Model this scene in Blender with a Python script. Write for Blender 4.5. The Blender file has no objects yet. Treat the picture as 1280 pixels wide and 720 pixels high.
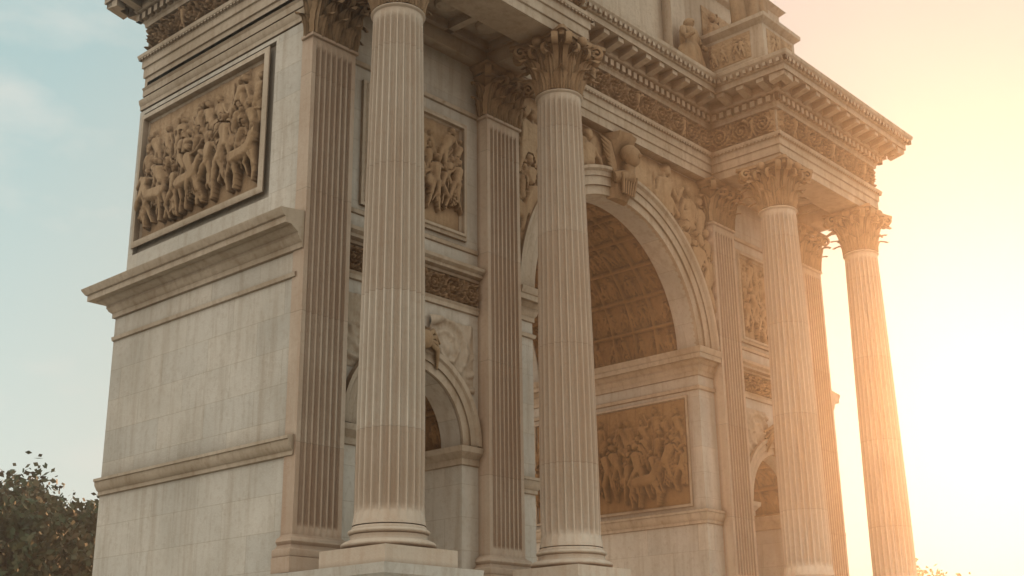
import bpy, math, random
import numpy as np
from math import sin, cos, pi, radians, sqrt, exp, floor
from mathutils import Vector, Matrix
random.seed(3); rng = np.random.RandomState(5)
CX = 10.22; B = 5.2
scene = bpy.context.scene

# ---------------------------------------------------------------- materials
class NT:
    def __init__(s, tree): s.t = tree; s.n = tree.nodes; s.l = tree.links
    def node(s, typ, **kw):
        n = s.n.new(typ)
        for k, v in kw.items(): setattr(n, k, v)
        return n
    def put(s, sock, val):
        if isinstance(val, bpy.types.NodeSocket): s.l.new(val, sock)
        elif val is not None:
            try: sock.default_value = val
            except Exception: sock.default_value = (val, val, val)
    def math(s, op, a, b=None, c=None, clamp=False):
        n = s.node('ShaderNodeMath', operation=op); n.use_clamp = clamp
        for i, x in enumerate((a, b, c)):
            if x is not None: s.put(n.inputs[i], x)
        return n.outputs[0]
    def mix(s, f, a, b, bt='MIX'):
        n = s.node('ShaderNodeMix', data_type='RGBA', blend_type=bt)
        n.clamp_factor = True
        s.put(n.inputs[0], f)
        for i, x in ((6, a), (7, b)):
            if isinstance(x, tuple) and len(x) == 3: x = (*x, 1)
            s.put(n.inputs[i], x)
        return n.outputs[2]
    def noise(s, vec, scale, detail=4, rough=.55):
        n = s.node('ShaderNodeTexNoise'); s.put(n.inputs['Vector'], vec)
        n.inputs['Scale'].default_value = scale; n.inputs['Detail'].default_value = detail
        n.inputs['Roughness'].default_value = rough
        return n.outputs['Fac']
    def mapr(s, v, a, b, c=0., d=1.):
        n = s.node('ShaderNodeMapRange'); s.put(n.inputs[0], v)
        for i, x in enumerate((a, b, c, d)): n.inputs[i+1].default_value = x
        return n.outputs[0]

def stone(name, light, dark, patina_shade, brick=False, drums=False, ao=0.5, aod=.35, rough=.75, bump=.25, streak=.5):
    m = bpy.data.materials.new(name); m.use_nodes = True
    t = NT(m.node_tree); bs = t.n['Principled BSDF']
    pos = t.node('ShaderNodeNewGeometry').outputs['Position']
    sep = t.node('ShaderNodeSeparateXYZ'); t.l.new(pos, sep.inputs[0])
    n1 = t.noise(pos, .55, 5)
    col = t.mix(t.mapr(n1, .35, .68), light, dark)
    mp = t.node('ShaderNodeMapping'); mp.inputs['Scale'].default_value = (2.6, 2.6, .2); t.l.new(pos, mp.inputs[0])
    n2 = t.noise(mp.outputs[0], 1.7, 7, .62)
    col = t.mix(t.math('MULTIPLY', t.mapr(n2, .48, .72), streak), col, patina_shade)
    n3 = t.noise(pos, 9, 5, .65)
    col = t.mix(t.math('MULTIPLY', t.mapr(n3, .5, .8), .45), col, patina_shade)
    hgt = t.noise(pos, 26, 4, .6)
    if brick:
        cmb = t.node('ShaderNodeCombineXYZ')
        t.put(cmb.inputs[0], t.math('ADD', sep.outputs[0], sep.outputs[1])); t.put(cmb.inputs[1], sep.outputs[2])
        b = t.node('ShaderNodeTexBrick'); t.l.new(cmb.outputs[0], b.inputs['Vector'])
        b.inputs['Scale'].default_value = 1; b.inputs['Mortar Size'].default_value = .008
        b.inputs['Mortar Smooth'].default_value = .6
        b.inputs['Brick Width'].default_value = 1.72; b.inputs['Row Height'].default_value = .72
        b.inputs['Color1'].default_value = (.91, .915, .92, 1); b.inputs['Color2'].default_value = (1.03, 1.01, .99, 1)
        b.inputs['Mortar'].default_value = (.76, .72, .66, 1)
        col = t.mix(1., col, b.outputs['Color'], 'MULTIPLY')
    if drums:
        z = t.math('DIVIDE', sep.outputs[2], 2.63)
        fr = t.math('FRACT', z)
        ln = t.math('LESS_THAN', fr, .005)
        wn = t.node('ShaderNodeTexWhiteNoise', noise_dimensions='2D')
        cm = t.node('ShaderNodeCombineXYZ'); t.put(cm.inputs[0], t.math('FLOOR', z))
        t.put(cm.inputs[1], t.math('FLOOR', t.math('DIVIDE', t.math('ADD', sep.outputs[0], 2.), 3.)))
        t.l.new(cm.outputs[0], wn.inputs['Vector'])
        col = t.mix(t.math('MULTIPLY', wn.outputs['Value'], .4), col, patina_shade)
        col = t.mix(t.math('MULTIPLY', ln, .45), col, (.16, .13, .1))
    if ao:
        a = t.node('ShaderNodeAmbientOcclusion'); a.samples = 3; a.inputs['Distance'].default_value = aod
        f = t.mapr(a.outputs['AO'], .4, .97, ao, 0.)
        col = t.mix(f, col, tuple(c*.42 for c in patina_shade))  # crevice and flute shade painted into the colour, tinted from the patina
    t.put(bs.inputs['Base Color'], col)
    bs.inputs['Roughness'].default_value = rough
    bs.inputs['Specular IOR Level'].default_value = .25
    bp = t.node('ShaderNodeBump'); bp.inputs['Strength'].default_value = bump; bp.inputs['Distance'].default_value = .03
    t.put(bp.inputs['Height'], t.math('ADD', hgt, t.math('MULTIPLY', n3, 1.5)))
    t.l.new(bp.outputs[0], bs.inputs['Normal'])
    return m

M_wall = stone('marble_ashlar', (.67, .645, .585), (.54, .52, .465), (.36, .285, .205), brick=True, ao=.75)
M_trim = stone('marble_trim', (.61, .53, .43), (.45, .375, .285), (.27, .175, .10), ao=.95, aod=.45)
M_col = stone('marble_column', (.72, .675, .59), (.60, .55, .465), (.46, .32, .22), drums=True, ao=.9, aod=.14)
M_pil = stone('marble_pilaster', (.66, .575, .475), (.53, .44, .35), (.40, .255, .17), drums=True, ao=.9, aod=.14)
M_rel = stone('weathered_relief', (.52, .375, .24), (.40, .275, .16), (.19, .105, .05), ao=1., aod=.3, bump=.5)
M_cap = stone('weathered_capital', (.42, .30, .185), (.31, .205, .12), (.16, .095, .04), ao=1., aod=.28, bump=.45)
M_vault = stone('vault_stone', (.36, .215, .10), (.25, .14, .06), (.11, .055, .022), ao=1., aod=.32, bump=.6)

# ---------------------------------------------------------------- builder
arch = bpy.data.objects.new('triumphal_arch', None); scene.collection.objects.link(arch)

def mkobj(name, verts, faces, mat, parent=arch, smooth=True, ang=32):
    me = bpy.data.meshes.new(name); me.from_pydata(verts, [], faces); me.update()
    me.materials.append(mat)
    if smooth:
        me.polygons.foreach_set('use_smooth', [True]*len(me.polygons))
        me.set_sharp_from_angle(angle=radians(ang))
    o = bpy.data.objects.new(name, me); scene.collection.objects.link(o)
    if parent: o.parent = parent
    return o

class MB:
    def __init__(s): s.v = []; s.f = []
    def add(s, verts, faces):
        o = len(s.v); s.v += [tuple(p) for p in verts]; s.f += [tuple(i+o for i in f) for f in faces]
    def box(s, x0, x1, y0, y1, z0, z1):
        s.add([(x0,y0,z0),(x1,y0,z0),(x1,y1,z0),(x0,y1,z0),(x0,y0,z1),(x1,y0,z1),(x1,y1,z1),(x0,y1,z1)],
              [(0,3,2,1),(4,5,6,7),(0,1,5,4),(1,2,6,5),(2,3,7,6),(3,0,4,7)])
    def sweep(s, path, prof, closed=False, caps=True):
        n = len(path); P = [Vector((p[0], p[1])) for p in path]
        def nrm(a, b):
            d = (b-a).normalized(); return Vector((d.y, -d.x))
        V = []
        for i in range(n):
            if closed: n1 = nrm(P[i-1], P[i]); n2 = nrm(P[i], P[(i+1) % n])
            else:
                n1 = nrm(P[max(i-1,0)], P[max(i,1)]); n2 = nrm(P[min(i,n-2)], P[min(i+1,n-1)])
            m = (n1+n2)/(1+n1.dot(n2))
            for o, z in prof: V.append((P[i].x+m.x*o, P[i].y+m.y*o, z))
        k = len(prof); F = []
        for i in range(n if closed else n-1):
            j = (i+1) % n
            for a in range(k-1): F.append((i*k+a, j*k+a, j*k+a+1, i*k+a+1))
        if not closed and caps:
            F.append(tuple(range(k))); F.append(tuple((n-1)*k+a for a in reversed(range(k))))
        s.add(V, F)
    def arc(s, cx, cz, yw, prof, n=48, a0=0, a1=pi, ysign=-1):
        V = []; k = len(prof)
        for i in range(n+1):
            a = a0+(a1-a0)*i/n
            for r, o in prof: V.append((cx+r*cos(a), yw+ysign*o, cz+r*sin(a)))
        F = [(i*k+j, i*k+j+1, (i+1)*k+j+1, (i+1)*k+j) for i in range(n) for j in range(k-1)]
        s.add(V, F)
    def lathe(s, cx, cy, prof, n=48):
        k = len(prof); V = []
        for i in range(n):
            a = 2*pi*i/n
            for r, z in prof: V.append((cx+r*cos(a), cy+r*sin(a), z))
        F = [(i*k+j, ((i+1) % n)*k+j, ((i+1) % n)*k+j+1, i*k+j+1) for i in range(n) for j in range(k-1)]
        s.add(V, F)
    def sphere(s, c, r, nu=14, nv=10):
        V = []; F = []
        for j in range(nv+1):
            p = -pi/2+pi*j/nv
            for i in range(nu):
                a = 2*pi*i/nu; V.append((c[0]+r[0]*cos(p)*cos(a), c[1]+r[1]*cos(p)*sin(a), c[2]+r[2]*sin(p)))
        for j in range(nv):
            for i in range(nu): F.append((j*nu+i, j*nu+(i+1) % nu, (j+1)*nu+(i+1) % nu, (j+1)*nu+i))
        s.add(V, F)
    def tube(s, pts, rads, n=8):
        V = []; F = []; P = [Vector(p) for p in pts]
        for i, p in enumerate(P):
            d = (P[min(i+1, len(P)-1)]-P[max(i-1, 0)]).normalized()
            u = d.cross(Vector((.13, .31, .94))).normalized(); w = d.cross(u)
            for j in range(n):
                a = 2*pi*j/n; V.append(tuple(p+(u*cos(a)+w*sin(a))*rads[i]))
        for i in range(len(P)-1):
            for j in range(n): F.append((i*n+j, i*n+(j+1) % n, (i+1)*n+(j+1) % n, (i+1)*n+j))
        F.append(tuple(reversed(range(n)))); F.append(tuple((len(P)-1)*n+j for j in range(n)))
        s.add(V, F)
    def frame(s, mp, u0, v0, u1, v1, prof):
        V = []
        for ins, h in prof:
            for u, v in ((u0+ins, v0+ins), (u1-ins, v0+ins), (u1-ins, v1-ins), (u0+ins, v1-ins)): V.append(mp(u, v, h))
        F = [(4*a+i, 4*a+(i+1) % 4, 4*a+4+(i+1) % 4, 4*a+4+i) for a in range(len(prof)-1) for i in range(4)]
        s.add(V, F)
    def mirror(s):
        n = len(s.v); s.v += [(2*CX-x, y, z) for x, y, z in s.v]
        s.f += [tuple(i+n for i in reversed(f)) for f in s.f]
    def obj(s, name, mat, **k): return mkobj(name, s.v, s.f, mat, **k)

def grid_obj(name, P, mat, mask=None, ang=60):
    ny, nx = P.shape[:2]
    idx = np.arange(ny*nx).reshape(ny, nx)
    q = np.stack([idx[:-1,:-1], idx[:-1,1:], idx[1:,1:], idx[1:,:-1]], -1).reshape(-1, 4)
    if mask is not None:
        mk = mask[:-1,:-1] & mask[:-1,1:] & mask[1:,1:] & mask[1:,:-1]
        q = q[mk.reshape(-1)]
    return mkobj(name, P.reshape(-1, 3).tolist(), q.tolist(), mat, ang=ang)

# ---------------------------------------------------------------- relief fields
def cap(h, X, Z, p, q, r1, r2, amp, lift=0.):
    px, pz = p; qx, qz = q; dx, dz = qx-px, qz-pz; L = dx*dx+dz*dz+1e-9
    rm = max(r1, r2)
    x0 = np.searchsorted(X[0], min(px, qx)-rm); x1 = np.searchsorted(X[0], max(px, qx)+rm)
    z0 = np.searchsorted(Z[:,0], min(pz, qz)-rm); z1 = np.searchsorted(Z[:,0], max(pz, qz)+rm)
    if x1 <= x0 or z1 <= z0: return
    Xs = X[z0:z1, x0:x1]; Zs = Z[z0:z1, x0:x1]
    t = np.clip(((Xs-px)*dx+(Zs-pz)*dz)/L, 0, 1)
    d = np.hypot(Xs-px-t*dx, Zs-pz-t*dz); rr = r1+(r2-r1)*t
    g = np.clip(1-(d/rr)**2, 0, 1)
    h[z0:z1, x0:x1] = np.maximum(h[z0:z1, x0:x1], np.where(g > 0, lift, 0)+amp*1.25*rr*np.sqrt(g))

def smoothnoise(ny, nx, cell, r):
    gy, gx = max(2, int(ny/cell)+2), max(2, int(nx/cell)+2)
    g = r.rand(gy, gx); y = np.linspace(0, gy-1.001, ny); x = np.linspace(0, gx-1.001, nx)
    yi = y.astype(int); xi = x.astype(int); fy = (y-yi)[:,None]; fx = (x-xi)[None,:]
    fy = fy*fy*(3-2*fy); fx = fx*fx*(3-2*fx)
    return (g[yi][:,xi]*(1-fy)*(1-fx)+g[yi+1][:,xi]*fy*(1-fx)+g[yi][:,xi+1]*(1-fy)*fx+g[yi+1][:,xi+1]*fy*fx)

def figures(W, H, res=.022, n=None, seed=0, rows=1, amp=1.0, horses=0, back=True, hscale=1., lim=.30, zspread=.09):
    r = np.random.RandomState(seed); nx = int(W/res)+1; nz = int(H/res)+1
    X, Z = np.meshgrid(np.linspace(0, W, nx), np.linspace(0, H, nz)); h = np.zeros_like(X)
    for row in range(rows):
        fh = H/rows*(1.0 if rows == 1 else 1.12)*hscale; zb = H/rows*row
        k = n or max(2, int(W/(fh*.22)))
        layers = [(0., 1.0, k)]
        if back: layers = [(0., .55, int(k*1.2)), (.05, 1.15, k)]
        for lift, am, kk in layers:
          for i in range(kk):
            x = W*(i+.5+r.uniform(-.3, .3))/kk
            if lift == 0 and back: s = fh*r.uniform(.78, .86); z0 = zb+.11*fh+r.uniform(0, .05)*H
            else: s = fh*r.uniform(.62, .86); z0 = zb+.02*H/rows+r.uniform(0, zspread)*H/rows
            x = min(max(x, .15*s), W-.15*s)
            a = am*amp*r.uniform(.75, 1.2); ln = r.uniform(-.16, .16); sx = r.choice([-1, 1])
            P = lambda u, v: (x+u*s, z0+v*s)
            C = lambda p, q, r1, r2, am_: cap(h, X, Z, P(*p), P(*q), r1*s, r2*s, am_, lift)
            C((ln*1.3, .92), (ln*1.3+.012*sx, .89), .058, .05, a*1.5)
            C((ln*1.3+.04*sx, .9), (ln*1.3+.05*sx, .89), .022, .02, a*3)
            C((ln, .86), (ln, .78), .035, .045, a)
            C((ln-.07, .77), (ln+.07, .77), .055, .055, a*1.1)
            C((ln, .74), (0, .52), .095, .08, a*1.15)
            st = r.uniform(.04, .22); kx = r.uniform(-.07, .16)
            C((-.04, .5), (-.05-st*.4, .27), .065, .05, a*1.1)
            C((-.05-st*.4, .27), (-.06-st, .02), .042, .028, a*1.1)
            C((.04, .5), (.07+kx, .28), .065, .05, a*1.3)
            C((.07+kx, .28), (.06+st*.5, .02), .042, .028, a*1.3)
            e = (ln+sx*r.uniform(.13, .2), r.uniform(.52, .8)); hd = (e[0]+sx*r.uniform(-.1, .13), e[1]+r.uniform(-.15, .2))
            C((ln+sx*.09, .77), e, .038, .032, a*1.7); C(e, hd, .032, .024, a*1.9)
            e = (ln-sx*r.uniform(.1, .16), r.uniform(.52, .66)); hd = (e[0]+sx*r.uniform(-.05, .15), e[1]+r.uniform(-.15, .1))
            C((ln-sx*.09, .77), e, .038, .032, a*1.4); C(e, hd, .032, .024, a*1.5)
            q = r.rand()
            if q < .65:
                w0 = r.uniform(.6, 1.5); sh = r.uniform(-.1, .1)
                for j in range(7):
                    u = -.1+.033*j; C((u*.7+ln, .62), (u*w0+sh, .08+.1*r.rand()), .013, .018, a*2.8)
            if q > .5:
                for j in range(4): C((ln-.09, .74-.05*j), (ln+.09, .70-.06*j), .012, .012, a*5.)
            if r.rand() < .35: C((.17*sx, .1), (.22*sx, 1.05), .011, .011, 2.6)
            if r.rand() < .3: C((-.12*sx, .5), (-.12*sx, .49), .12, .12, a*.55)
        for i in range(horses):
            x = W*(i+.5+r.uniform(-.2, .2))/horses; s = fh*.75; sx = r.choice([-1, 1]); z0 = zb+.06*H*r.rand()
            P = lambda u, v: (x+u*s*sx, z0+v*s)
            C = lambda p, q, r1, r2, am_: cap(h, X, Z, P(*p), P(*q), r1*s, r2*s, am_, .05)
            C((-.22, .5), (.18, .54), .12, .11, amp*.7); C((.2, .58), (.34, .84), .09, .06, amp)
            C((.34, .85), (.50, .72), .055, .035, amp*1.4)
            for j in range(5): C((.2+.035*j, .66+.05*j), (.12+.035*j, .62+.05*j), .02, .012, 3)
            for u, k2 in ((-.28, -.14), (-.2, .08), (.2, .2), (.26, .02)):
                C((u, .45), (u+k2*.6, .25), .055, .04, amp); C((u+k2*.6, .25), (u+k2*.3, .03), .032, .028, amp)
    h = np.minimum(h, lim)
    h += .05*smoothnoise(nz, nx, 6, r)*smoothnoise(nz, nx, 14, r)+.02*smoothnoise(nz, nx, 2.2, r)
    return X, Z, h

def battle(W, H, seed, n=12, horses=3, res=.021):
    """crowded scene: overlapping ranks of figures at several heights"""
    X, Z, h = figures(W, H, res=res, seed=seed, n=n, hscale=.66, horses=horses, back=False, amp=1.25, zspread=.16)
    for q, (sh, sc) in enumerate(((.17, .62), (.36, .66))):
        _, _, g = figures(W, H, res=res, seed=seed+7+q, n=n+q, hscale=sc, back=False, amp=1.15, zspread=.1, horses=1)
        g = g*(.85-.12*q); k = int(sh*H/res); s2 = np.zeros_like(g); s2[k:] = g[:-k]
        h = np.where(h > .07, h+.03, s2)
    return X, Z, np.minimum(h, .3)

def rinceau(W, H, res=.022, seed=0, amp=1.0):
    r = np.random.RandomState(seed); nx = int(W/res)+1; nz = int(H/res)+1
    X, Z = np.meshgrid(np.linspace(0, W, nx), np.linspace(0, H, nz)); h = np.zeros_like(X)
    k = max(1, round(W/(H*1.05))); p = W/k
    i = np.clip(np.floor(X/p), 0, k-1); cx = (i+.5)*p; sg = np.where(i % 2 == 0, 1, -1)
    rot = r.uniform(-.5, .5, k)[i.astype(int)]
    dx = X-cx; dz = (Z-H/2)*sg; R = np.hypot(dx, dz); T = np.arctan2(dz, dx)
    sp = H*(.42-.14*((T+pi)/(2*pi)))
    h += .10*np.exp(-((R-sp)/(.04*H))**2)
    h += .09*np.exp(-((R-sp+.16*H)/(.035*H))**2)
    h += .13*np.exp(-(R/(.10*H))**2)+.06*np.clip(np.cos(6*T+rot), 0, 1)*np.exp(-((R-.19*H)/(.05*H))**2)
    h += .05*np.clip(np.cos(15*T+R*8+rot*3), 0, 1)*np.exp(-((R-.34*H)/(.05*H))**2)
    h += .10*np.clip(np.cos(11*T+R*14+rot), 0, 1)*np.clip((R/H-.42)*8, 0, 1)
    if H > .6:
        for c in range(1, k, 3):
            x = c*p+r.uniform(-.1, .1); sx = r.choice([-1, 1])
            cap(h, X, Z, (x, H*.86), (x, H*.84), .07*H, .06*H, 2.2); cap(h, X, Z, (x, H*.72), (x, H*.42), .12*H, .1*H, 1.5)
            cap(h, X, Z, (x, H*.42), (x-.1*H, .05*H), .08*H, .05*H, 1.6); cap(h, X, Z, (x, H*.42), (x+.14*H, .05*H), .08*H, .05*H, 1.6)
            cap(h, X, Z, (x, H*.7), (x+sx*.3*H, H*.8), .05*H, .04*H, 1.9)
            cap(h, X, Z, (x-sx*.1*H, H*.7), (x-sx*.4*H, H*.9), .04*H, .1*H, 1.)
    h = h*amp*(.75+.5*smoothnoise(nz, nx, 12, r))+.025*smoothnoise(nz, nx, 3, r)
    return X, Z, h

def relief(name, mp, X, Z, h, mat=None, mask=None, edge=True):
    if edge: h = h.copy(); h[0,:] = h[-1,:] = 0; h[:,0] = h[:,-1] = 0
    x, y, z = mp(X, Z, h)
    P = np.stack(np.broadcast_arrays(x, y, z), -1)
    return grid_obj(name, P, mat or M_rel, mask)

def front(x0, yw, z0): return lambda u, v, h: (x0+u, yw-h, z0+v)
def left(xe, y0, z0):  return lambda u, v, h: (xe-h, y0+u, z0+v)
def right(xe, y0, z0): return lambda u, v, h: (xe+h, y0+u, z0+v)

# ---------------------------------------------------------------- main levels
YW = 2.2; YB = 8.8; YP = 1.86; YE = YB+.12
SP = 9.98; RC = 3.6
G = -1.1
colx = [0, B, 2*CX-B, 2*CX]
ZS, ZA, ZT = 3.52, 14.06, 15.4
SX, SR, SZ = 2.6, 1.55, 5.9
P1a, P1b = -.74, .46
P2a, P2b = B-.52, B+.64

def archpts(cx, jr, r, z0, n):
    pts = [(cx-jr, G), (cx-jr, z0)]
    rng_ = range(n+1) if r != jr else range(1, n)
    pts += [(cx-r*cos(pi*i/n), z0+r*sin(pi*i/n)) for i in rng_]
    pts += [(cx+jr, z0), (cx+jr, G)]
    return pts
def body_slab(y0, y1, rc, rs, xa, xb):
    out = [(xa, G)]
    out += archpts(SX, SR, rs, SZ, 32)+archpts(CX, RC, rc, SP, 56)+archpts(2*CX-SX, SR, rs, SZ, 32)
    out += [(xb, G), (xb, 15.5), (xa, 15.5)]
    n = len(out); V = [(x, y0, z) for x, z in out]+[(x, y1, z) for x, z in out]
    F = [tuple(range(n)), tuple(reversed(range(n, 2*n)))]+[(i, n+i, n+(i+1) % n, (i+1) % n) for i in range(n)]
    return V, F
b = MB()
for y0, y1, rc, rs in ((YW, 2.85, RC, SR), (2.853, 8.2, RC+.34, SR+.2), (8.203, YB, RC, SR)):
    b.add(*body_slab(y0, y1, rc, rs, -.5, 2*CX+.5))
b.obj('body', M_wall, ang=30)

YF = 2.08
b = MB()
b.box(-.72, -.49, YF, YE, G, 9.3)
b.box(-.72, SX-SR-.05, YF, YW+.005, G, 2.85); b.box(SX+SR+.05, CX-RC-.05, YF, YW+.005, G, 2.85)
b.box(-.87, -.71, YF-.15, YE+.15, G, 1.2)
b.box(-.62, -.495, YW+.002, 3.3, 9.9, 14.6); b.box(-.62, -.495, 8.6, YB, 9.9, 14.6)
b.box(-.62, -.495, 3.3, 8.6, 9.9, 10.75); b.box(-.62, -.495, 3.3, 8.6, 14.5, 14.6)
b.mirror(); b.obj('end_wall_courses', M_wall)

imp = [(0, 9.19), (.06, 9.21), (.06, 9.32), (.13, 9.38), (.15, 9.43), (.17, 9.45), (.17, 9.51), (.32, 9.6), (.34, 9.63), (.5, 9.63), (.5, 9.76), (.54, 9.78), (.61, 9.89), (.62, 9.93), (0, 10.0)]
imps = [(o*.65, z+.05) for o, z in imp]
low = [(0, 4.99), (.05, 5.01), (.05, 5.09), (.09, 5.12), (.15, 5.22), (.16, 5.30), (.19, 5.31), (.19, 5.37), (0, 5.41)]
thin = [(0, 8.63), (.05, 8.65), (.07, 8.73), (0, 8.77)]
t = MB()
t.sweep([(3, YE), (-.72, YE), (-.72, YP+.02)], imp); t.sweep([(-.72, YE), (-.72, YP+.06)], low); t.sweep([(-.72, YE), (-.72, YF)], thin)
PL = [(P2b+.01, YW), (CX-RC, YW), (CX-RC, YB)]
t.sweep(PL, imps); t.sweep(PL, [(o*.8, z+.05) for o, z in low]); t.sweep(PL, [(o, z+.2) for o, z in thin])
BA, BBx = P1b+.01, P2a-.01
t.sweep([(BA, YW), (BBx, YW)], [(0, 9.76), (.05, 9.78), (.07, 9.84), (.18, 9.88), (.18, 9.95), (.26, 10.01), (.28, 10.08), (0, 10.12)])
t.sweep([(BA, YW), (BBx, YW)], [(0, 8.98), (.05, 9.0), (.05, 9.1), (.09, 9.16), (0, 9.19)])
t.sweep([(BA, YW), (BBx, YW)], [(0, 10.48), (.04, 10.5), (.06, 10.58), (0, 10.62)])
t.sweep([(BA, YW), (BBx, YW)], [(0, 14.02), (.05, 14.04), (.08, 14.12), (0, 14.16)])
si = [(0, 5.45), (.04, 5.47), (.04, 5.6), (.1, 5.68), (.16, 5.74), (.18, 5.86), (0, 5.9)]
t.sweep([(BA, YW), (SX-SR, YW), (SX-SR, YB)], si)
t.sweep([(SX+SR, YB), (SX+SR, YW), (BBx, YW)], si)
t.sweep([(-.5, YB), (-.5, YW)], [(0, 14.62), (.14, 14.64), (.14, 14.74), (.18, 14.8), (.2, 14.9), (0, 14.94)])
t.sweep([(-.5, YB), (-.5, YW)], [(0, 15.02), (.1, 15.04), (.1, 15.2), (.14, 15.26), (0, 15.3)])
EX = B+.5
t.box(-.495, EX-.005, -.495, .5, ZT, 16.3)
t.box(-.495, .5, .502, YP, ZT, 16.3); t.box(B-.5, EX-.005, .502, YP, ZT, 16.3)
t.box(.5, B-.5, .5, YP, 16.0, 16.3)
for i in range(4):
    x = .5+i*(B-1)/3
    t.box(x-.1, x+.1, .503, YP-.005, 15.78, 16.02)
t.box(.503, B-.503, .503, .64, 15.78, 16.02); t.box(.503, B-.503, YP-.14, YP-.004, 15.78, 16.02)
for i in range(3):
    x = .5+(i+.5)*(B-1)/3; t.sphere((x, (YP+.5)/2, 15.97), (.3, .3, .12), 12, 6)
t.box(-.49, EX-.01, YP+.005, YE-.01, ZT+.02, 18.1); t.box(-.49, EX-.01, -.49, YP, 16.32, 18.1)
t.arc(SX, SZ, YW, [(SR, -.05), (SR, .05), (SR+.2, .05), (SR+.2, .09), (SR+.36, .09), (SR+.40, .14), (SR+.5, .15), (SR+.5, 0)], 32)
t.mirror()
t.box(EX-.01, 2*CX-EX+.01, YP+.005, YE-.01, ZT+.02, 18.1)
t.arc(CX, SP, YW, [(RC, -.05), (RC, .10), (RC+.25, .10), (RC+.25, .16), (RC+.50, .16), (RC+.50, .2), (RC+.62, .22), (RC+.68, .3), (RC+.76, .31), (RC+.76, 0)], 64)
t.arc(CX, SP, YB, [(RC, -.05), (RC, .10), (RC+.25, .10), (RC+.25, .16), (RC+.52, .16), (RC+.76, .2), (RC+.76, 0)], 48, ysign=1)
t.obj('mouldings', M_trim, ang=28)

# entablature --------------------------------------------------------
E = [(-.5, -.5), (EX, -.5), (EX, YP), (2*CX-EX, YP), (2*CX-EX, -.5), (2*CX+.5, -.5), (2*CX+.5, YE), (-.5, YE)]
e = MB()
dz = -.12
e.sweep(E, [(0, ZT), (0, 15.63), (.04, 15.65), (.04, 15.9), (.08, 15.92), (.08, 16.13), (.16, 16.19), (.18, 16.27), (.0, 16.31), (0, 17.07)]+
   [(o, z+dz) for o, z in ((.08, 17.22), (.1, 17.32), (.14, 17.36), (.14, 17.58), (.28, 17.64), (.32, 17.7), (.32, 17.9), (.86, 17.9), (.86, 18.08), (.91, 18.1), (.96, 18.2), (1.05, 18.3), (1.07, 18.4), (0, 18.5))], closed=True)
def along(path, out0, out1, z0, z1, w, step, bead=None):
    n = len(path)
    for i in range(n):
        a = Vector(path[i]); c = Vector(path[(i+1) % n]); d = (c-a); L = d.length; d /= L; nr = Vector((d.y, -d.x))
        pv = (a-Vector(path[i-1])).normalized(); nx = (Vector(path[(i+2) % n])-c).normalized()
        s0 = -out1+w*.5 if pv.x*d.y-pv.y*d.x > 0 else out1+w*.7
        s1 = L+out1-w*.5 if d.x*nx.y-d.y*nx.x > 0 else L-out1-w*.7
        k = max(1, round((s1-s0)/step))
        for j in range(k+1):
            s = s0+(s1-s0)*j/k; c0 = a+d*s
            q = [c0+nr*o+d*u for o, u in ((out0, -w/2), (out1, -w/2), (out1, w/2), (out0, w/2))]
            if bead:
                zm = z0+(z1-z0)*.45
                V = [(p.x, p.y, z) for p, z in zip(q, (z0, zm, zm, z0))]+[(p.x, p.y, z1) for p in q]
            else: V = [(p.x, p.y, z0) for p in q]+[(p.x, p.y, z1) for p in q]
            e.add(V, [(3,2,1,0),(4,5,6,7),(0,1,5,4),(1,2,6,5),(2,3,7,6),(3,0,4,7)])
along(E, .13, .26, 17.26, 17.44, .15, .27)
along(E, .31, .81, 17.54, 17.777, .24, .62, bead=True)
along(E, .06, .15, 16.14, 16.21, .07, .13)
along(E, .88, 1.01, 18.0, 18.12, .1, .22)
e.obj('entablature', M_trim, ang=28)
FR = .74; FZ = 16.32; dpt = YP+.4
segs = [(left(-.5, -.45, FZ), YE+.4), (front(-.45, -.5, FZ), B+.9), (front(EX+.05, YP, FZ), 2*CX-2*EX-.1), (left(2*CX-EX, -.45, FZ), dpt),
        (right(EX, -.45, FZ), dpt), (front(2*CX-EX+.05, -.5, FZ), B+.9), (right(2*CX+.5, -.45, FZ), YE+.4)]
for i, (mp, L) in enumerate(segs):
    X, Z, h = rinceau(L, FR, seed=20+i, amp=1.25); relief('frieze_relief', mp, X, Z, h+.006)

# attic ------------------------------------------------------------
a = MB()
AT = [(.6, 2.6), (2*CX-.6, 2.6), (2*CX-.6, 8.2), (.6, 8.2)]
a.sweep(AT, [(.35, 18.1), (.35, 18.9), (.3, 19.0), (.12, 19.1), (.1, 19.2), (0, 19.24), (0, 23.0), (.15, 23.1), (.2, 23.3), (.5, 23.4), (.5, 23.6), (.7, 23.8), (-2.6, 23.9)], closed=True)
PX = (colx[1]-.35, colx[2]+.35)
for x in PX:
    PD = [(x-.95, -.35), (x+.95, -.35), (x+.95, 2.3), (x-.95, 2.3)]
    a.sweep(PD, [(.12, 18.1), (.12, 18.75), (.06, 18.84), (0, 18.9), (0, 20.0), (.05, 20.05), (.16, 20.15), (.17, 20.27), (-.95, 20.3)], closed=True)
for x0, x1 in ((5.9, 6.8), (2*CX-6.8, 2*CX-5.9)):
    a.box(x0, x1, 2.25, 2.59, 18.1, 23.0)
a.box(1.0, 3.6, 1.4, 2.2, 18.1, 19.3); a.box(2*CX-3.6, 2*CX-1.0, 1.4, 2.2, 18.1, 19.3)
a.obj('attic', M_trim)
X, Z, h = figures(3.4, 2.9, seed=71); relief('attic_relief', front(1.1, 2.58, 19.5), X, Z, h); relief('attic_relief', front(2*CX-4.5, 2.58, 19.5), X, Z, h)
X, Z, h = figures(1.5, .9, seed=72, n=4, res=.02)
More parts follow.
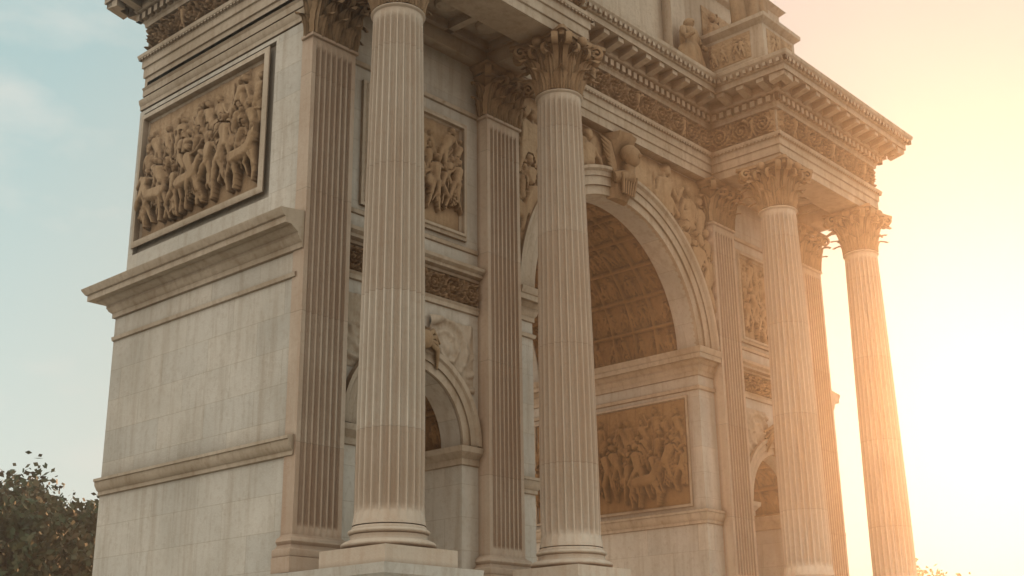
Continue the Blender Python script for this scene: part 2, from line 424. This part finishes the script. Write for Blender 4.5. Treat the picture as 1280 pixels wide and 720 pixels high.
for x in PX:
    relief('pedestal_relief', front(x-.75, -.352, 19.0), X, Z, h*.6); relief('pedestal_relief', left(x-.952, .1, 19.0), X, Z, h*.6)

def statue(cx, cy, z0, H, seed, sgn):
    r = np.random.RandomState(seed); m = MB(); k = 40
    prof = [(0, .21, .19), (.05, .22, .2), (.2, .19, .17), (.4, .17, .15), (.52, .165, .14), (.6, .125, .1), (.7, .15, .11), (.79, .17, .10), (.825, .13, .08), (.845, .05, .05), (.87, .045, .048), (.885, .06, .07), (.93, .068, .08), (.97, .06, .07), (1.0, .012, .012)]
    V = []; ns = 46
    zz = [p[0] for p in prof]; ra = [p[1] for p in prof]; rb = [p[2] for p in prof]; ph = r.uniform(0, 6)
    for i in range(ns):
        z = i/(ns-1); A = np.interp(z, zz, ra); Bq = np.interp(z, zz, rb); f = max(0, 1-z/.8)
        for j in range(k):
            th = 2*pi*j/k; w = 1+f*(.10*sin(9*th+ph+2.5*z)+.06*sin(15*th-3*z+ph))+(.05*sin(6*th+20*z) if .3 < z < .75 else 0)
            V.append((cx+H*A*w*cos(th)+sgn*.03*H*sin(3*z), cy+H*Bq*w*sin(th), z0+z*H))
    F = [(i*k+j, i*k+(j+1) % k, (i+1)*k+(j+1) % k, (i+1)*k+j) for i in range(ns-1) for j in range(k)]
    m.add(V, F)
    g = lambda u, v, w: (cx+u*H*sgn, cy+v*H, z0+w*H)
    m.tube([g(.15, 0, .8), g(.22, -.04, .68), g(.24, -.1, .6), g(.2, -.2, .64)], [.045*H, .038*H, .033*H, .022*H], 10)
    m.tube([g(-.13, 0, .8), g(-.2, -.03, .66), g(-.16, -.12, .56), g(-.06, -.15, .54)], [.045*H, .038*H, .033*H, .022*H], 10)
    m.tube([g(-.2, .02, .62), g(-.24, .0, .3), g(-.2, 0, .03)], [.05*H, .07*H, .09*H], 10)
    m.sphere(g(.02, -.075, .925), (.012*H, .02*H, .02*H))
    m.box(cx-.26*H, cx+.26*H, cy-.26*H, cy+.26*H, z0-.1, z0+.01)
    m.obj('attic_statue', M_cap, ang=60)
for i, x in enumerate(PX): statue(x, .6, 20.37, 3.1, i, 1 if i % 2 else -1)
for i, x in enumerate((2*CX-6.5, 6.5)): statue(x, 1.8, 18.3, 2.4, 5+i, 1 if i % 2 else -1)

# ---------------------------------------------------------------- columns
def shaft_mesh():
    nf, per = 24, 8; K = nf*per; V = []; F = []
    rows = [(0, .0), (.02, 0), (.026, .6), (.036, 1)]+[(.08+.84*i/14, 1) for i in range(15)]+[(.965, 1), (.975, .7), (.982, 0), (1, 0)]
    for t_, dp in rows:
        R = .64-.125*(max(0, t_-.12)/.88)**1.35
        for j in range(K):
            th = 2*pi*j/K; ph = (j % per)/per
            c = 0 if ph in (0, 1/per) else sin(pi*(ph-1/per)/(1-1/per))**.6
            r = R*(1-.13*dp*c)
            if t_ == 0: r = R*1.05
            V.append((r*cos(th), r*sin(th), ZS+(ZA-ZS)*t_))
    for i in range(len(rows)-1):
        for j in range(K): F.append((i*K+j, i*K+(j+1) % K, (i+1)*K+(j+1) % K, (i+1)*K+j))
    m = MB(); m.add(V, F)
    def torus(z0, z1, r, bul): return [(r+bul*sin(pi*i/8)**.8, z0+(z1-z0)*i/8) for i in range(9)]
    z = -.06
    prof = [(.0, 3.14+z)]+torus(3.14+z, 3.3+z, .77, .1)+[(.73, 3.31+z), (.7, 3.36+z), (.71, 3.4+z)]+torus(3.41+z, 3.51+z, .69, .06)+[(.685, 3.53+z), (.67, 3.56+z), (.62, 3.57+z)]
    m.lathe(0, 0, prof, 64)
    m.lathe(0, 0, [(.51, ZA-.1)]+[(.52+.05*sin(pi*i/6), ZA-.08+.08*i/6) for i in range(7)]+[(.51, ZA)], 48)
    m.box(-.88, .88, -.88, .88, 2.76, 3.082)
    return m
def acanthus(m, base, outdir, side, w, h, curl, seed=0):
    rows, cols = 13, 9; V = []
    for i in range(rows):
        s = i/(rows-1)
        if s < .75: z = h*s/.75*.97; o = .02+.10*curl*(s/.75)**2
        else:
            q = (s-.75)/.25*pi*.85; z = h*.97+.16*h*sin(q)*.6-.05*h*(1-cos(q)); o = .02+.10*curl+curl*.16*(1-cos(q))/2*1.5
        wd = w*(.85+.25*sin(pi*min(1, s*1.2)))*(1 if s < .7 else max(.15, 1-(s-.7)/.3*.85))
        lob = 1-.22*abs(sin(s*pi*4.5))
        for j in range(cols):
            u = (j/(cols-1)-.5)*2
            rib = .035*(1-abs(u))+(.022*cos(u*pi*3.5))
            p = base+side*(u*wd/2*lob)+outdir*(o+rib-.05*abs(u)**2*(1 if s < .7 else .4))+Vector((0, 0, z-.05*abs(u)*h*(s)))
            V.append(p)
    F = [(i*cols+j, i*cols+j+1, (i+1)*cols+j+1, (i+1)*cols+j) for i in range(rows-1) for j in range(cols-1)]
    m.add(V, F)
def volute(m, base, d, H, reach, wid):
    side = Vector((-d.y, d.x, 0)); pts = []
    for i in range(9):
        s = i/8; pts.append((reach*.15+reach*.55*s**1.6, H*(.0+.78*s)))
    cx_, cz_ = reach*.78, H*.74
    for i in range(22):
        a_ = 2.6-i*.42; rr = .17*(1-i/24)
        pts.append((cx_+rr*cos(a_), cz_+rr*sin(a_)))
    V = []
    for i, (o, z) in enumerate(pts):
        w = wid*(.5+.5*min(1, i/8)); th = .03
        nx_ = pts[min(i+1, len(pts)-1)][0]-pts[max(i-1, 0)][0]; nz_ = pts[min(i+1, len(pts)-1)][1]-pts[max(i-1, 0)][1]
        L = math.hypot(nx_, nz_) or 1; nn = (-nz_/L, nx_/L)
        for sgn, k in ((-1, 1), (1, 1), (1, -1), (-1, -1)):
            V.append(base+side*(sgn*w/2)+d*(o+nn[0]*th*k)+Vector((0, 0, z+nn[1]*th*k)))
    F = [(i*4+j, i*4+(j+1) % 4, i*4+4+(j+1) % 4, i*4+4+j) for i in range(len(pts)-1) for j in range(4)]
    m.add(V, F)
def capital_mesh():
    m = MB()
    m.lathe(0, 0, [(.49, ZA), (.49, ZA+.55), (.52, ZA+.85), (.58, ZA+1.02), (.68, ZA+1.1), (.68, ZA+1.13), (0, ZA+1.14)], 32)
    for row, (zz, hh, off, cu, w) in enumerate(((0, .47, 0, 1.15, .36), (.02, .82, .5, 1.35, .36), (.46, .58, 0, 1.3, .26), (.5, .5, .5, 1.0, .2))):
        for i in range(8):
            th = 2*pi*(i+off)/8; d = Vector((cos(th), sin(th), 0)); s_ = Vector((-sin(th), cos(th), 0))
            acanthus(m, d*(.49 if row < 2 else .52)+Vector((0, 0, ZA+zz)), d, s_, w, hh, cu*1.15)
    for i in range(4):
        th = pi/4+i*pi/2
        for da in (-.16, .16):
            dd = Vector((cos(th+da), sin(th+da), 0)); volute(m, dd*.42+Vector((0, 0, ZA+.46)), dd, .86, .66, .15)
        th = i*pi/2; d = Vector((cos(th), sin(th), 0)); s_ = Vector((-sin(th), cos(th), 0))
        for q in (-.2, .2): volute(m, d*.45+s_*q+Vector((0, 0, ZA+.52)), d, .62, .28, .1)
        c = d*.76+Vector((0, 0, ZT-.12)); m.sphere(c, (.13, .13, .13), 10, 8)
    def ab(sc, z0, z1):
        O = []
        for i in range(4):
            th = i*pi/2; d = Vector((cos(th), sin(th))); s_ = Vector((-sin(th), cos(th)))
            for k in range(11):
                u = -1+2*k/10; O.append(d*(.68+.13*abs(u)**2)*sc+s_*u*.74*sc)
        n = len(O); m.add([(p.x, p.y, z0) for p in O]+[(p.x, p.y, z1) for p in O], [tuple(reversed(range(n))), tuple(range(n, 2*n))]+[(i, (i+1) % n, n+(i+1) % n, n+i) for i in range(n)])
    ab(.97, ZT-.2, ZT-.09); ab(1.06, ZT-.089, ZT-.003)
    return m
shaft = shaft_mesh(); capm = capital_mesh()
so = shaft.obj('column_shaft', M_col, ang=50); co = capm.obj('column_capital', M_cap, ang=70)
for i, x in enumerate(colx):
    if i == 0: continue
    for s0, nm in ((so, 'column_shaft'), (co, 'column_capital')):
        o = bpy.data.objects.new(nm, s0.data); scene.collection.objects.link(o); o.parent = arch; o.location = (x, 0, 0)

p = MB()
for x in (0, B):
    PD = [(x-1.0, -1.0), (x+1.0, -1.0), (x+1.0, 2.05), (x-1.0, 2.05)]
    p.sweep(PD, [(.25, .5), (.25, .85), (.2, .9), (.05, 1.02), (0, 1.05), (0, 2.3), (.06, 2.36), (.08, 2.46), (.2, 2.56), (.22, 2.73), (-1.0, 2.76)], closed=True)
p.mirror(); p.obj('pedestals', M_wall)

# pilasters ---------------------------------------------------------
pl = MB(); pc = MB()
for xa, xb in ((P1a, P1b), (P2a, P2b)):
    W = xb-xa; nf = 7; m_ = .085; fw_ = (W-2*m_)/nf
    pr = [(xa, YP)]
    for i in range(nf):
        a0 = xa+m_+i*fw_+fw_*.13; a1 = xa+m_+(i+1)*fw_-fw_*.13
        for k in range(9): th = pi*k/8; pr.append(((a0+a1)/2-(a1-a0)/2*cos(th), YP+.07*sin(th)**.7))
    pr += [(xa+W, YP)]
    prs = [(px, YP) for px, py in pr]
    def ring(pp, z): return [(px, py, z) for px, py in pp]+[(xa+W, YW+.01, z), (xa, YW+.01, z)]
    R = [ring(prs, 3.4), ring(prs, 3.65), ring(pr, 3.73), ring(pr, 13.75), ring(prs, 13.83), ring(prs, 14.1)]
    k = len(R[0]); V = [q for r_ in R for q in r_]
    pl.add(V, [(i*k+j, i*k+(j+1) % k, (i+1)*k+(j+1) % k, (i+1)*k+j) for i in range(5) for j in range(k)])
    C = [(xa, YW), (xa, YP), (xa+W, YP), (xa+W, YW)]
    pl.sweep(C, [(.0, 14.0), (.05, 14.02), (.05, 14.08), (0, 14.1)])
    pl.sweep(C, [(o, z-.07) for o, z in ((.2, 2.85), (.2, 3.14), (.18, 3.15), (.2, 3.2), (.19, 3.28), (.12, 3.32), (.08, 3.38), (.12, 3.44), (.1, 3.5), (.04, 3.54), (0, 3.58))])
    pc.sweep(C, [(-.0, ZA), (-.0, ZA+.85), (.12, ZA+1.1), (0, ZA+1.14)])
    pc.sweep(C, [(.14, ZT-.2), (.16, ZT-.1), (.24, ZT-.08), (.26, ZT-.003), (0, ZT-.002)])
    f = Vector((0, -1, 0))
    s_ = Vector((1, 0, 0))
    for row, (xs, zz, hh, cu, w) in enumerate((((-.38, 0, .38), 0, .47, 1.1, .38), ((-.55, -.19, .19, .55), .02, .82, 1.25, .36), ((-.36, 0, .36), .46, .58, 1.2, .28))):
        for u in xs: acanthus(pc, Vector((xa+W/2+u, YP, ZA+zz)), f, s_, w, hh, cu*1.1)
    for sd_ in (-1, 1):
        xx = xa+W/2+sd_*W/2; d = Vector((sd_, 0, 0))
        acanthus(pc, Vector((xx, YP+.18, ZA)), d, f, .34, .47, 1); acanthus(pc, Vector((xx, YP+.12, ZA+.02)), d, f, .34, .82, 1.2)
        d = Vector((sd_*.7, -.7, 0)); volute(pc, Vector((xx-sd_*.12, YP+.08, ZA+.46)), d, .86, .5, .16)
        volute(pc, Vector((xa+W/2+sd_*.2, YP-.03, ZA+.52)), f, .62, .24, .1)
    pc.sphere((xa+W/2, YP-.24, ZT-.12), (.13, .1, .13))
pl.mirror(); pc.mirror()
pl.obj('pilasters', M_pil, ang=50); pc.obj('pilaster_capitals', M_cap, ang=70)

# ---------------------------------------------------------------- reliefs and frames
fp = [(0, 0), (0, .08), (.07, .10), (.09, .14), (.15, .14), (.17, .06), (.22, .02)]
fr = MB()
fe = [(0, .12), (0, .15), (.06, .18), (.14, .18), (.17, .05), (.24, .02)]
fr.frame(left(-.5, 0, 0), 3.5, 10.92, 8.65, 14.44, fe); fr.frame(right(2*CX+.5, 0, 0), 3.5, 10.92, 8.65, 14.44, fe)
xs0 = .95
for x0 in (xs0, 2*CX-xs0-3.3): fr.frame(front(x0, YW, 0), 0, 10.72, 3.3, 13.72, fp)
for mp in (left(CX+RC, 0, 0), right(CX-RC, 0, 0)):
    fr.frame(mp, 2.6, 5.55, 8.4, 8.72, [(0, 0), (0, .05), (.06, .06), (.08, .02)])
fr.obj('panel_frames', M_trim)
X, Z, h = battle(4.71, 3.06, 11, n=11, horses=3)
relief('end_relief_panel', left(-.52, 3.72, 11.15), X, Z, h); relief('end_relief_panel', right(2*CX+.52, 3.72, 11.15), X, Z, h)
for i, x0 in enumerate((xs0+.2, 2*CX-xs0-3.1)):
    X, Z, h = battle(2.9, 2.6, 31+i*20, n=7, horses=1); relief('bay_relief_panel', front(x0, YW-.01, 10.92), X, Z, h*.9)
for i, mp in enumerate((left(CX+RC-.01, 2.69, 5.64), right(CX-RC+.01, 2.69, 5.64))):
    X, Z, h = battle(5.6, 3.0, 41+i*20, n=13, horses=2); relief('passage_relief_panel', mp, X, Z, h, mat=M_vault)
for i, x0 in enumerate((BA+.01, 2*CX-BBx+.01)):
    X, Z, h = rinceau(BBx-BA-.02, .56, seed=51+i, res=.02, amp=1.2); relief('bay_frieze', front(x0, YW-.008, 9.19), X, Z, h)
x0 = P2b+.02; W = 2*CX-2*x0; z0 = SP+.06; H = ZT-.02-z0
X, Z, h = battle(W, H, 61, n=15, horses=0, res=.028)
rr = np.hypot(x0+X-CX, z0+Z-SP); ms = rr > RC+.74
relief('spandrel_relief', front(x0, YW-.008, z0), X, Z, h*.9, mask=ms, edge=False)
for i, cxs in enumerate((SX, 2*CX-SX)):
    W = 4.1; H = 1.8
    X, Z, h = rinceau(W, H, seed=64+i, res=.03, amp=1.0)
    rr = np.hypot(X-W/2, 7.1+Z-SZ); ms = (rr > SR+.48) & (abs(X-W/2) < 1.9) & (abs(X-W/2) > .45) & (Z < 1.6)
    relief('side_spandrel_relief', front(cxs-W/2, YW-.006, 7.1), X, Z, h*.6, mask=ms, edge=False, mat=M_trim)

def vault(cx, cz, r, y0, y1, rows, name, res=.03, ribs=5):
    """barrel vault carved with bands of figures divided by ribs"""
    Wv = y1-y0; Hv = pi*r
    X, Z, h = figures(Wv, Hv, res=res, rows=rows, n=int(Wv/(Hv/rows)*3.2), seed=81, amp=1.0, back=False, hscale=.92, lim=.2)
    sz = Hv/rows; q = np.abs(Z/sz-np.round(Z/sz))*sz
    h = np.maximum(h, np.clip(1-q/.06, 0, 1)**.3*.17)
    wx = Wv/ribs; q2 = np.abs(X/wx-np.round(X/wx))*wx
    h = np.maximum(h, np.clip(1-q2/.05, 0, 1)**.3*.15)
    rad = r+.16-h; A = Z/r
    P = np.stack([cx+rad*np.cos(A), y0+X, cz+rad*np.sin(A)], -1)
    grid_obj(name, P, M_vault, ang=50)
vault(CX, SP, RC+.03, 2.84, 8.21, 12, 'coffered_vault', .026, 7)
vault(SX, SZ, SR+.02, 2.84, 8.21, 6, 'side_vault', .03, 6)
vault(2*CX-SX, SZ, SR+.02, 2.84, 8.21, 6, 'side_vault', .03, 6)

k = MB()
def keystone(cx, z0, z1, w0, w1, out):
    n = 16; V = []; cols = 7
    for i in range(n):
        s = i/(n-1); z = z0+(z1-z0)*s; w = w0+(w1-w0)*s
        o = out*(.35+.65*s)+out*.22*sin(s*2*pi+.6)
        for j in range(cols):
            u = (j/(cols-1)-.5)*2; V.append((cx+u*w/2, YW-(o*(1-.10*abs(u))+.03*cos(u*pi*2) if abs(u) < .99 else 0), z))
    F = [(i*cols+j, i*cols+j+1, (i+1)*cols+j+1, (i+1)*cols+j) for i in range(n-1) for j in range(cols-1)]
    F += [tuple(range(cols-1, -1, -1)), tuple((n-1)*cols+j for j in range(cols))]
    k.add(V, F)
keystone(CX, 13.5, ZT-.02, .8, 1.15, .55)
zc = 14.65; yc = YW-.66
k.sphere((CX, yc, zc), (.22, .25, .29), 18, 14); k.sphere((CX, yc-.24, zc-.03), (.05, .07, .08)); k.sphere((CX, yc+.1, zc+.12), (.3, .26, .27), 16, 10)
k.tube([(CX, yc+.1, zc-.2), (CX, yc+.15, zc-.5)], [.14, .18], 12)
k.tube([(CX-.42, yc+.35, zc-.6), (CX, yc+.15, zc-.5), (CX+.42, yc+.35, zc-.6)], [.14, .2, .14], 12)
for q in range(6): k.tube([(CX-.3+.12*q, yc+.12, zc-.5), (CX-.22+.09*q, yc+.2, zc-1.05)], [.05, .04], 7)
for sg in (-1, 1):
    for j in range(6):
        k.tube([(CX+sg*.34, yc+.35, zc-.5+.05*j), (CX+sg*(.5), yc+.42, zc-.25+.13*j), (CX+sg*(.48+.05*j), yc+.55, zc+.0+.13*j)], [.05, .07, .02], 8)
for cxs in (SX, 2*CX-SX):
    keystone(cxs, 7.4, 8.25, .42, .6, .34); k.sphere((cxs, YW-.42, 7.95), (.17, .16, .22))
    for sg in (-1, 1):
        for j in range(4): k.tube([(cxs+sg*.12, YW-.3, 8.0), (cxs+sg*(.4+.05*j), YW-.22, 8.25-.13*j), (cxs+sg*(.75-.03*j), YW-.1, 8.05-.2*j)], [.06, .07, .025], 7)
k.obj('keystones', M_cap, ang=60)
s = MB()
for i in range(8): s.box(-2.6-.4*i, 2*CX+2.6+.4*i, -2.2-.4*i, 11.2+.4*i, G+.004, .5-.2*i)
s.obj('platform_steps', M_wall)

# ---------------------------------------------------------------- ground
gm = bpy.data.materials.new('gravel_plaza'); gm.use_nodes = True; t = NT(gm.node_tree); bs = t.n['Principled BSDF']
pos = t.node('ShaderNodeNewGeometry').outputs['Position']
t.put(bs.inputs['Base Color'], t.mix(t.noise(pos, 3, 8, .7), (.22, .19, .155), (.15, .13, .105))); bs.inputs['Roughness'].default_value = .95
mkobj('ground', [(-1500, -1500, G), (1500, -1500, G), (1500, 1500, G), (-1500, 1500, G)], [(0, 1, 2, 3)], gm, parent=None, smooth=False)

# ---------------------------------------------------------------- trees
def leafmat(name, c1, c2):
    m = bpy.data.materials.new(name); m.use_nodes = True; t = NT(m.node_tree); bs = t.n['Principled BSDF']
    pos = t.node('ShaderNodeNewGeometry').outputs['Position']
    t.put(bs.inputs['Base Color'], t.mix(t.mapr(t.noise(pos, .8, 4), .38, .68), c1, c2)); bs.inputs['Roughness'].default_value = .7
    return m
LM = leafmat('foliage', (.03, .06, .018), (.11, .075, .03))
bm_ = bpy.data.materials.new('bark'); bm_.use_nodes = True; bm_.node_tree.nodes['Principled BSDF'].inputs['Base Color'].default_value = (.09, .065, .045, 1)
def tree(x, y, H, R, seed, ncl=230, nl=120):
    r = np.random.RandomState(seed)
    e_ = bpy.data.objects.new('park_tree', None); scene.collection.objects.link(e_)
    m = MB(); m.tube([(x, y, G-.1), (x+.1, y, G+H*.25), (x-.1, y+.1, G+H*.5), (x, y, G+H*.8)], [.35, .28, .2, .06], 10)
    cs = []
    for i in range(ncl):
        d = r.normal(size=3); d /= np.linalg.norm(d); q = r.uniform(.2, 1)**.5*(1+.14*sin(3*d[0]+seed)*cos(4*d[1]))
        c = np.array([x+d[0]*R*q, y+d[1]*R*q, G+H*.54+d[2]*H*.43*q]); cs.append(c)
        if i % 8 == 0: m.tube([(x, y, G+H*.35), tuple((np.array([x, y, G+H*.35])+c)/2+[0, 0, .3]), tuple(c)], [.12, .07, .02], 6)
    m.obj('trunk', bm_, parent=e_)
    cs = np.array(cs); N = ncl*nl
    C = np.repeat(cs, nl, 0)+r.normal(size=(N, 3))*np.array([.48, .48, .36])*R/4.5
    a = r.normal(size=(N, 3)); a /= np.linalg.norm(a, axis=1)[:,None]; b_ = np.cross(a, r.normal(size=(N, 3))); b_ /= np.linalg.norm(b_, axis=1)[:,None]
    s_ = r.uniform(.1, .25, (N, 1)); V = np.stack([C-a*s_, C+b_*s_*.6, C+a*s_, C-b_*s_*.6], 1).reshape(-1, 3)
    mkobj('crown', V.tolist(), np.arange(4*N).reshape(-1, 4).tolist(), LM, parent=e_, smooth=False)
tree(13.8, 40.5, 12.0, 5.4, 1, 280); tree(6.5, 40, 12.3, 5.6, 2, 260); tree(20.0, 46, 11.9, 5.0, 3); tree(10.0, 36.5, 10.8, 5.0, 5, 260, 110)
tree(62.9, 18.3, 9.2, 3.8, 4, 150, 100)

# ---------------------------------------------------------------- light
sun_az = radians(20); sun_el = radians(11.5)
sd = Vector((cos(sun_el)*cos(sun_az), cos(sun_el)*sin(sun_az), sin(sun_el)))
L = bpy.data.lights.new('sun', 'SUN'); L.energy = 5.0; L.angle = radians(.53); L.color = (1, .50, .22)
lo = bpy.data.objects.new('sun', L); scene.collection.objects.link(lo)
lo.rotation_euler = sd.to_track_quat('Z', 'Y').to_euler()
hm = bpy.data.materials.new('glow_scatter'); hm.use_nodes = True; t = NT(hm.node_tree)
t.n.remove(t.n['Principled BSDF']); vs = t.node('ShaderNodeVolumeScatter')
vs.inputs['Color'].default_value = (1, .9, .8, 1); vs.inputs['Density'].default_value = .0019; vs.inputs['Anisotropy'].default_value = .81
t.l.new(vs.outputs[0], t.n['Material Output'].inputs['Volume'])
hb = MB(); hb.box(-20, 38, -20, 34, G-.5, 32)
hb.obj('sun_glow_volume', hm, parent=None, smooth=False)  # scattering box added to spread the sun's glow over the columns

w = bpy.data.worlds.new('World'); scene.world = w; w.use_nodes = True
t = NT(w.node_tree); bg = t.n['Background']; bg.inputs['Strength'].default_value = .1
sk = t.node('ShaderNodeTexSky', sky_type='NISHITA'); sk.sun_disc = False
sk.sun_elevation = sun_el; sk.sun_rotation = radians(90)-sun_az
sk.dust_density = 3; sk.air_density = 1.2
gv = t.node('ShaderNodeTexCoord').outputs['Generated']
nv = t.node('ShaderNodeVectorMath', operation='NORMALIZE'); t.l.new(gv, nv.inputs[0]); dv = nv.outputs[0]
dt = t.node('ShaderNodeVectorMath', operation='DOT_PRODUCT'); t.l.new(dv, dt.inputs[0]); dt.inputs[1].default_value = tuple(sd)
dot = dt.outputs['Value']
sx = t.node('ShaderNodeSeparateXYZ'); t.l.new(dv, sx.inputs[0])
warm = t.mapr(dot, .72, .98)
up = t.mapr(sx.outputs[2], .05, .55)
cool = t.mix(up, (8.3, 8.5, 7.5), (3.7, 5.8, 6.0))
wc = t.mix(up, (8.0, 7.1, 5.8), (7.2, 6.3, 5.3))
hz = t.mix(warm, cool, wc)
mp = t.node('ShaderNodeMapping'); mp.inputs['Scale'].default_value = (1, 1, 2.4); t.l.new(dv, mp.inputs[0])
cl = t.noise(mp.outputs[0], 4.2, 7, .55)
cf = t.math('MULTIPLY', t.mapr(cl, .48, .66), .6)
hz = t.mix(cf, hz, t.mix(warm, (8.7, 8.4, 7.6), (8.6, 6.5, 5.5)))
bk = t.mapr(dot, .45, -.6)
hz = t.mix(bk, hz, (11.6, 10.3, 8.6))
glow = t.math('POWER', t.math('MAXIMUM', dot, 0.), 60.)
hz = t.mix(1., hz, t.mix(glow, (0, 0, 0), (1.0, .9, .6)), 'ADD')
col = t.mix(.05, hz, sk.outputs[0])
t.put(bg.inputs['Color'], col)

# ---------------------------------------------------------------- camera
F_ = Vector((.7077, .6332, .3134)).normalized(); R0 = Vector((.6699, -.7423, -.0129)); R_ = (R0-F_*F_.dot(R0)).normalized(); U_ = R_.cross(F_)
cam = bpy.data.cameras.new('camera'); cam.sensor_width = 36; cam.lens = 43.62; cam.clip_end = 5000
c = bpy.data.objects.new('camera', cam); scene.collection.objects.link(c)
c.matrix_world = Matrix(((R_.x, U_.x, -F_.x, -15.42), (R_.y, U_.y, -F_.y, -16.87), (R_.z, U_.z, -F_.z, .55), (0, 0, 0, 1)))
scene.camera = c
scene.view_settings.view_transform = 'Standard'; scene.view_settings.look = 'None'; scene.view_settings.exposure = 0
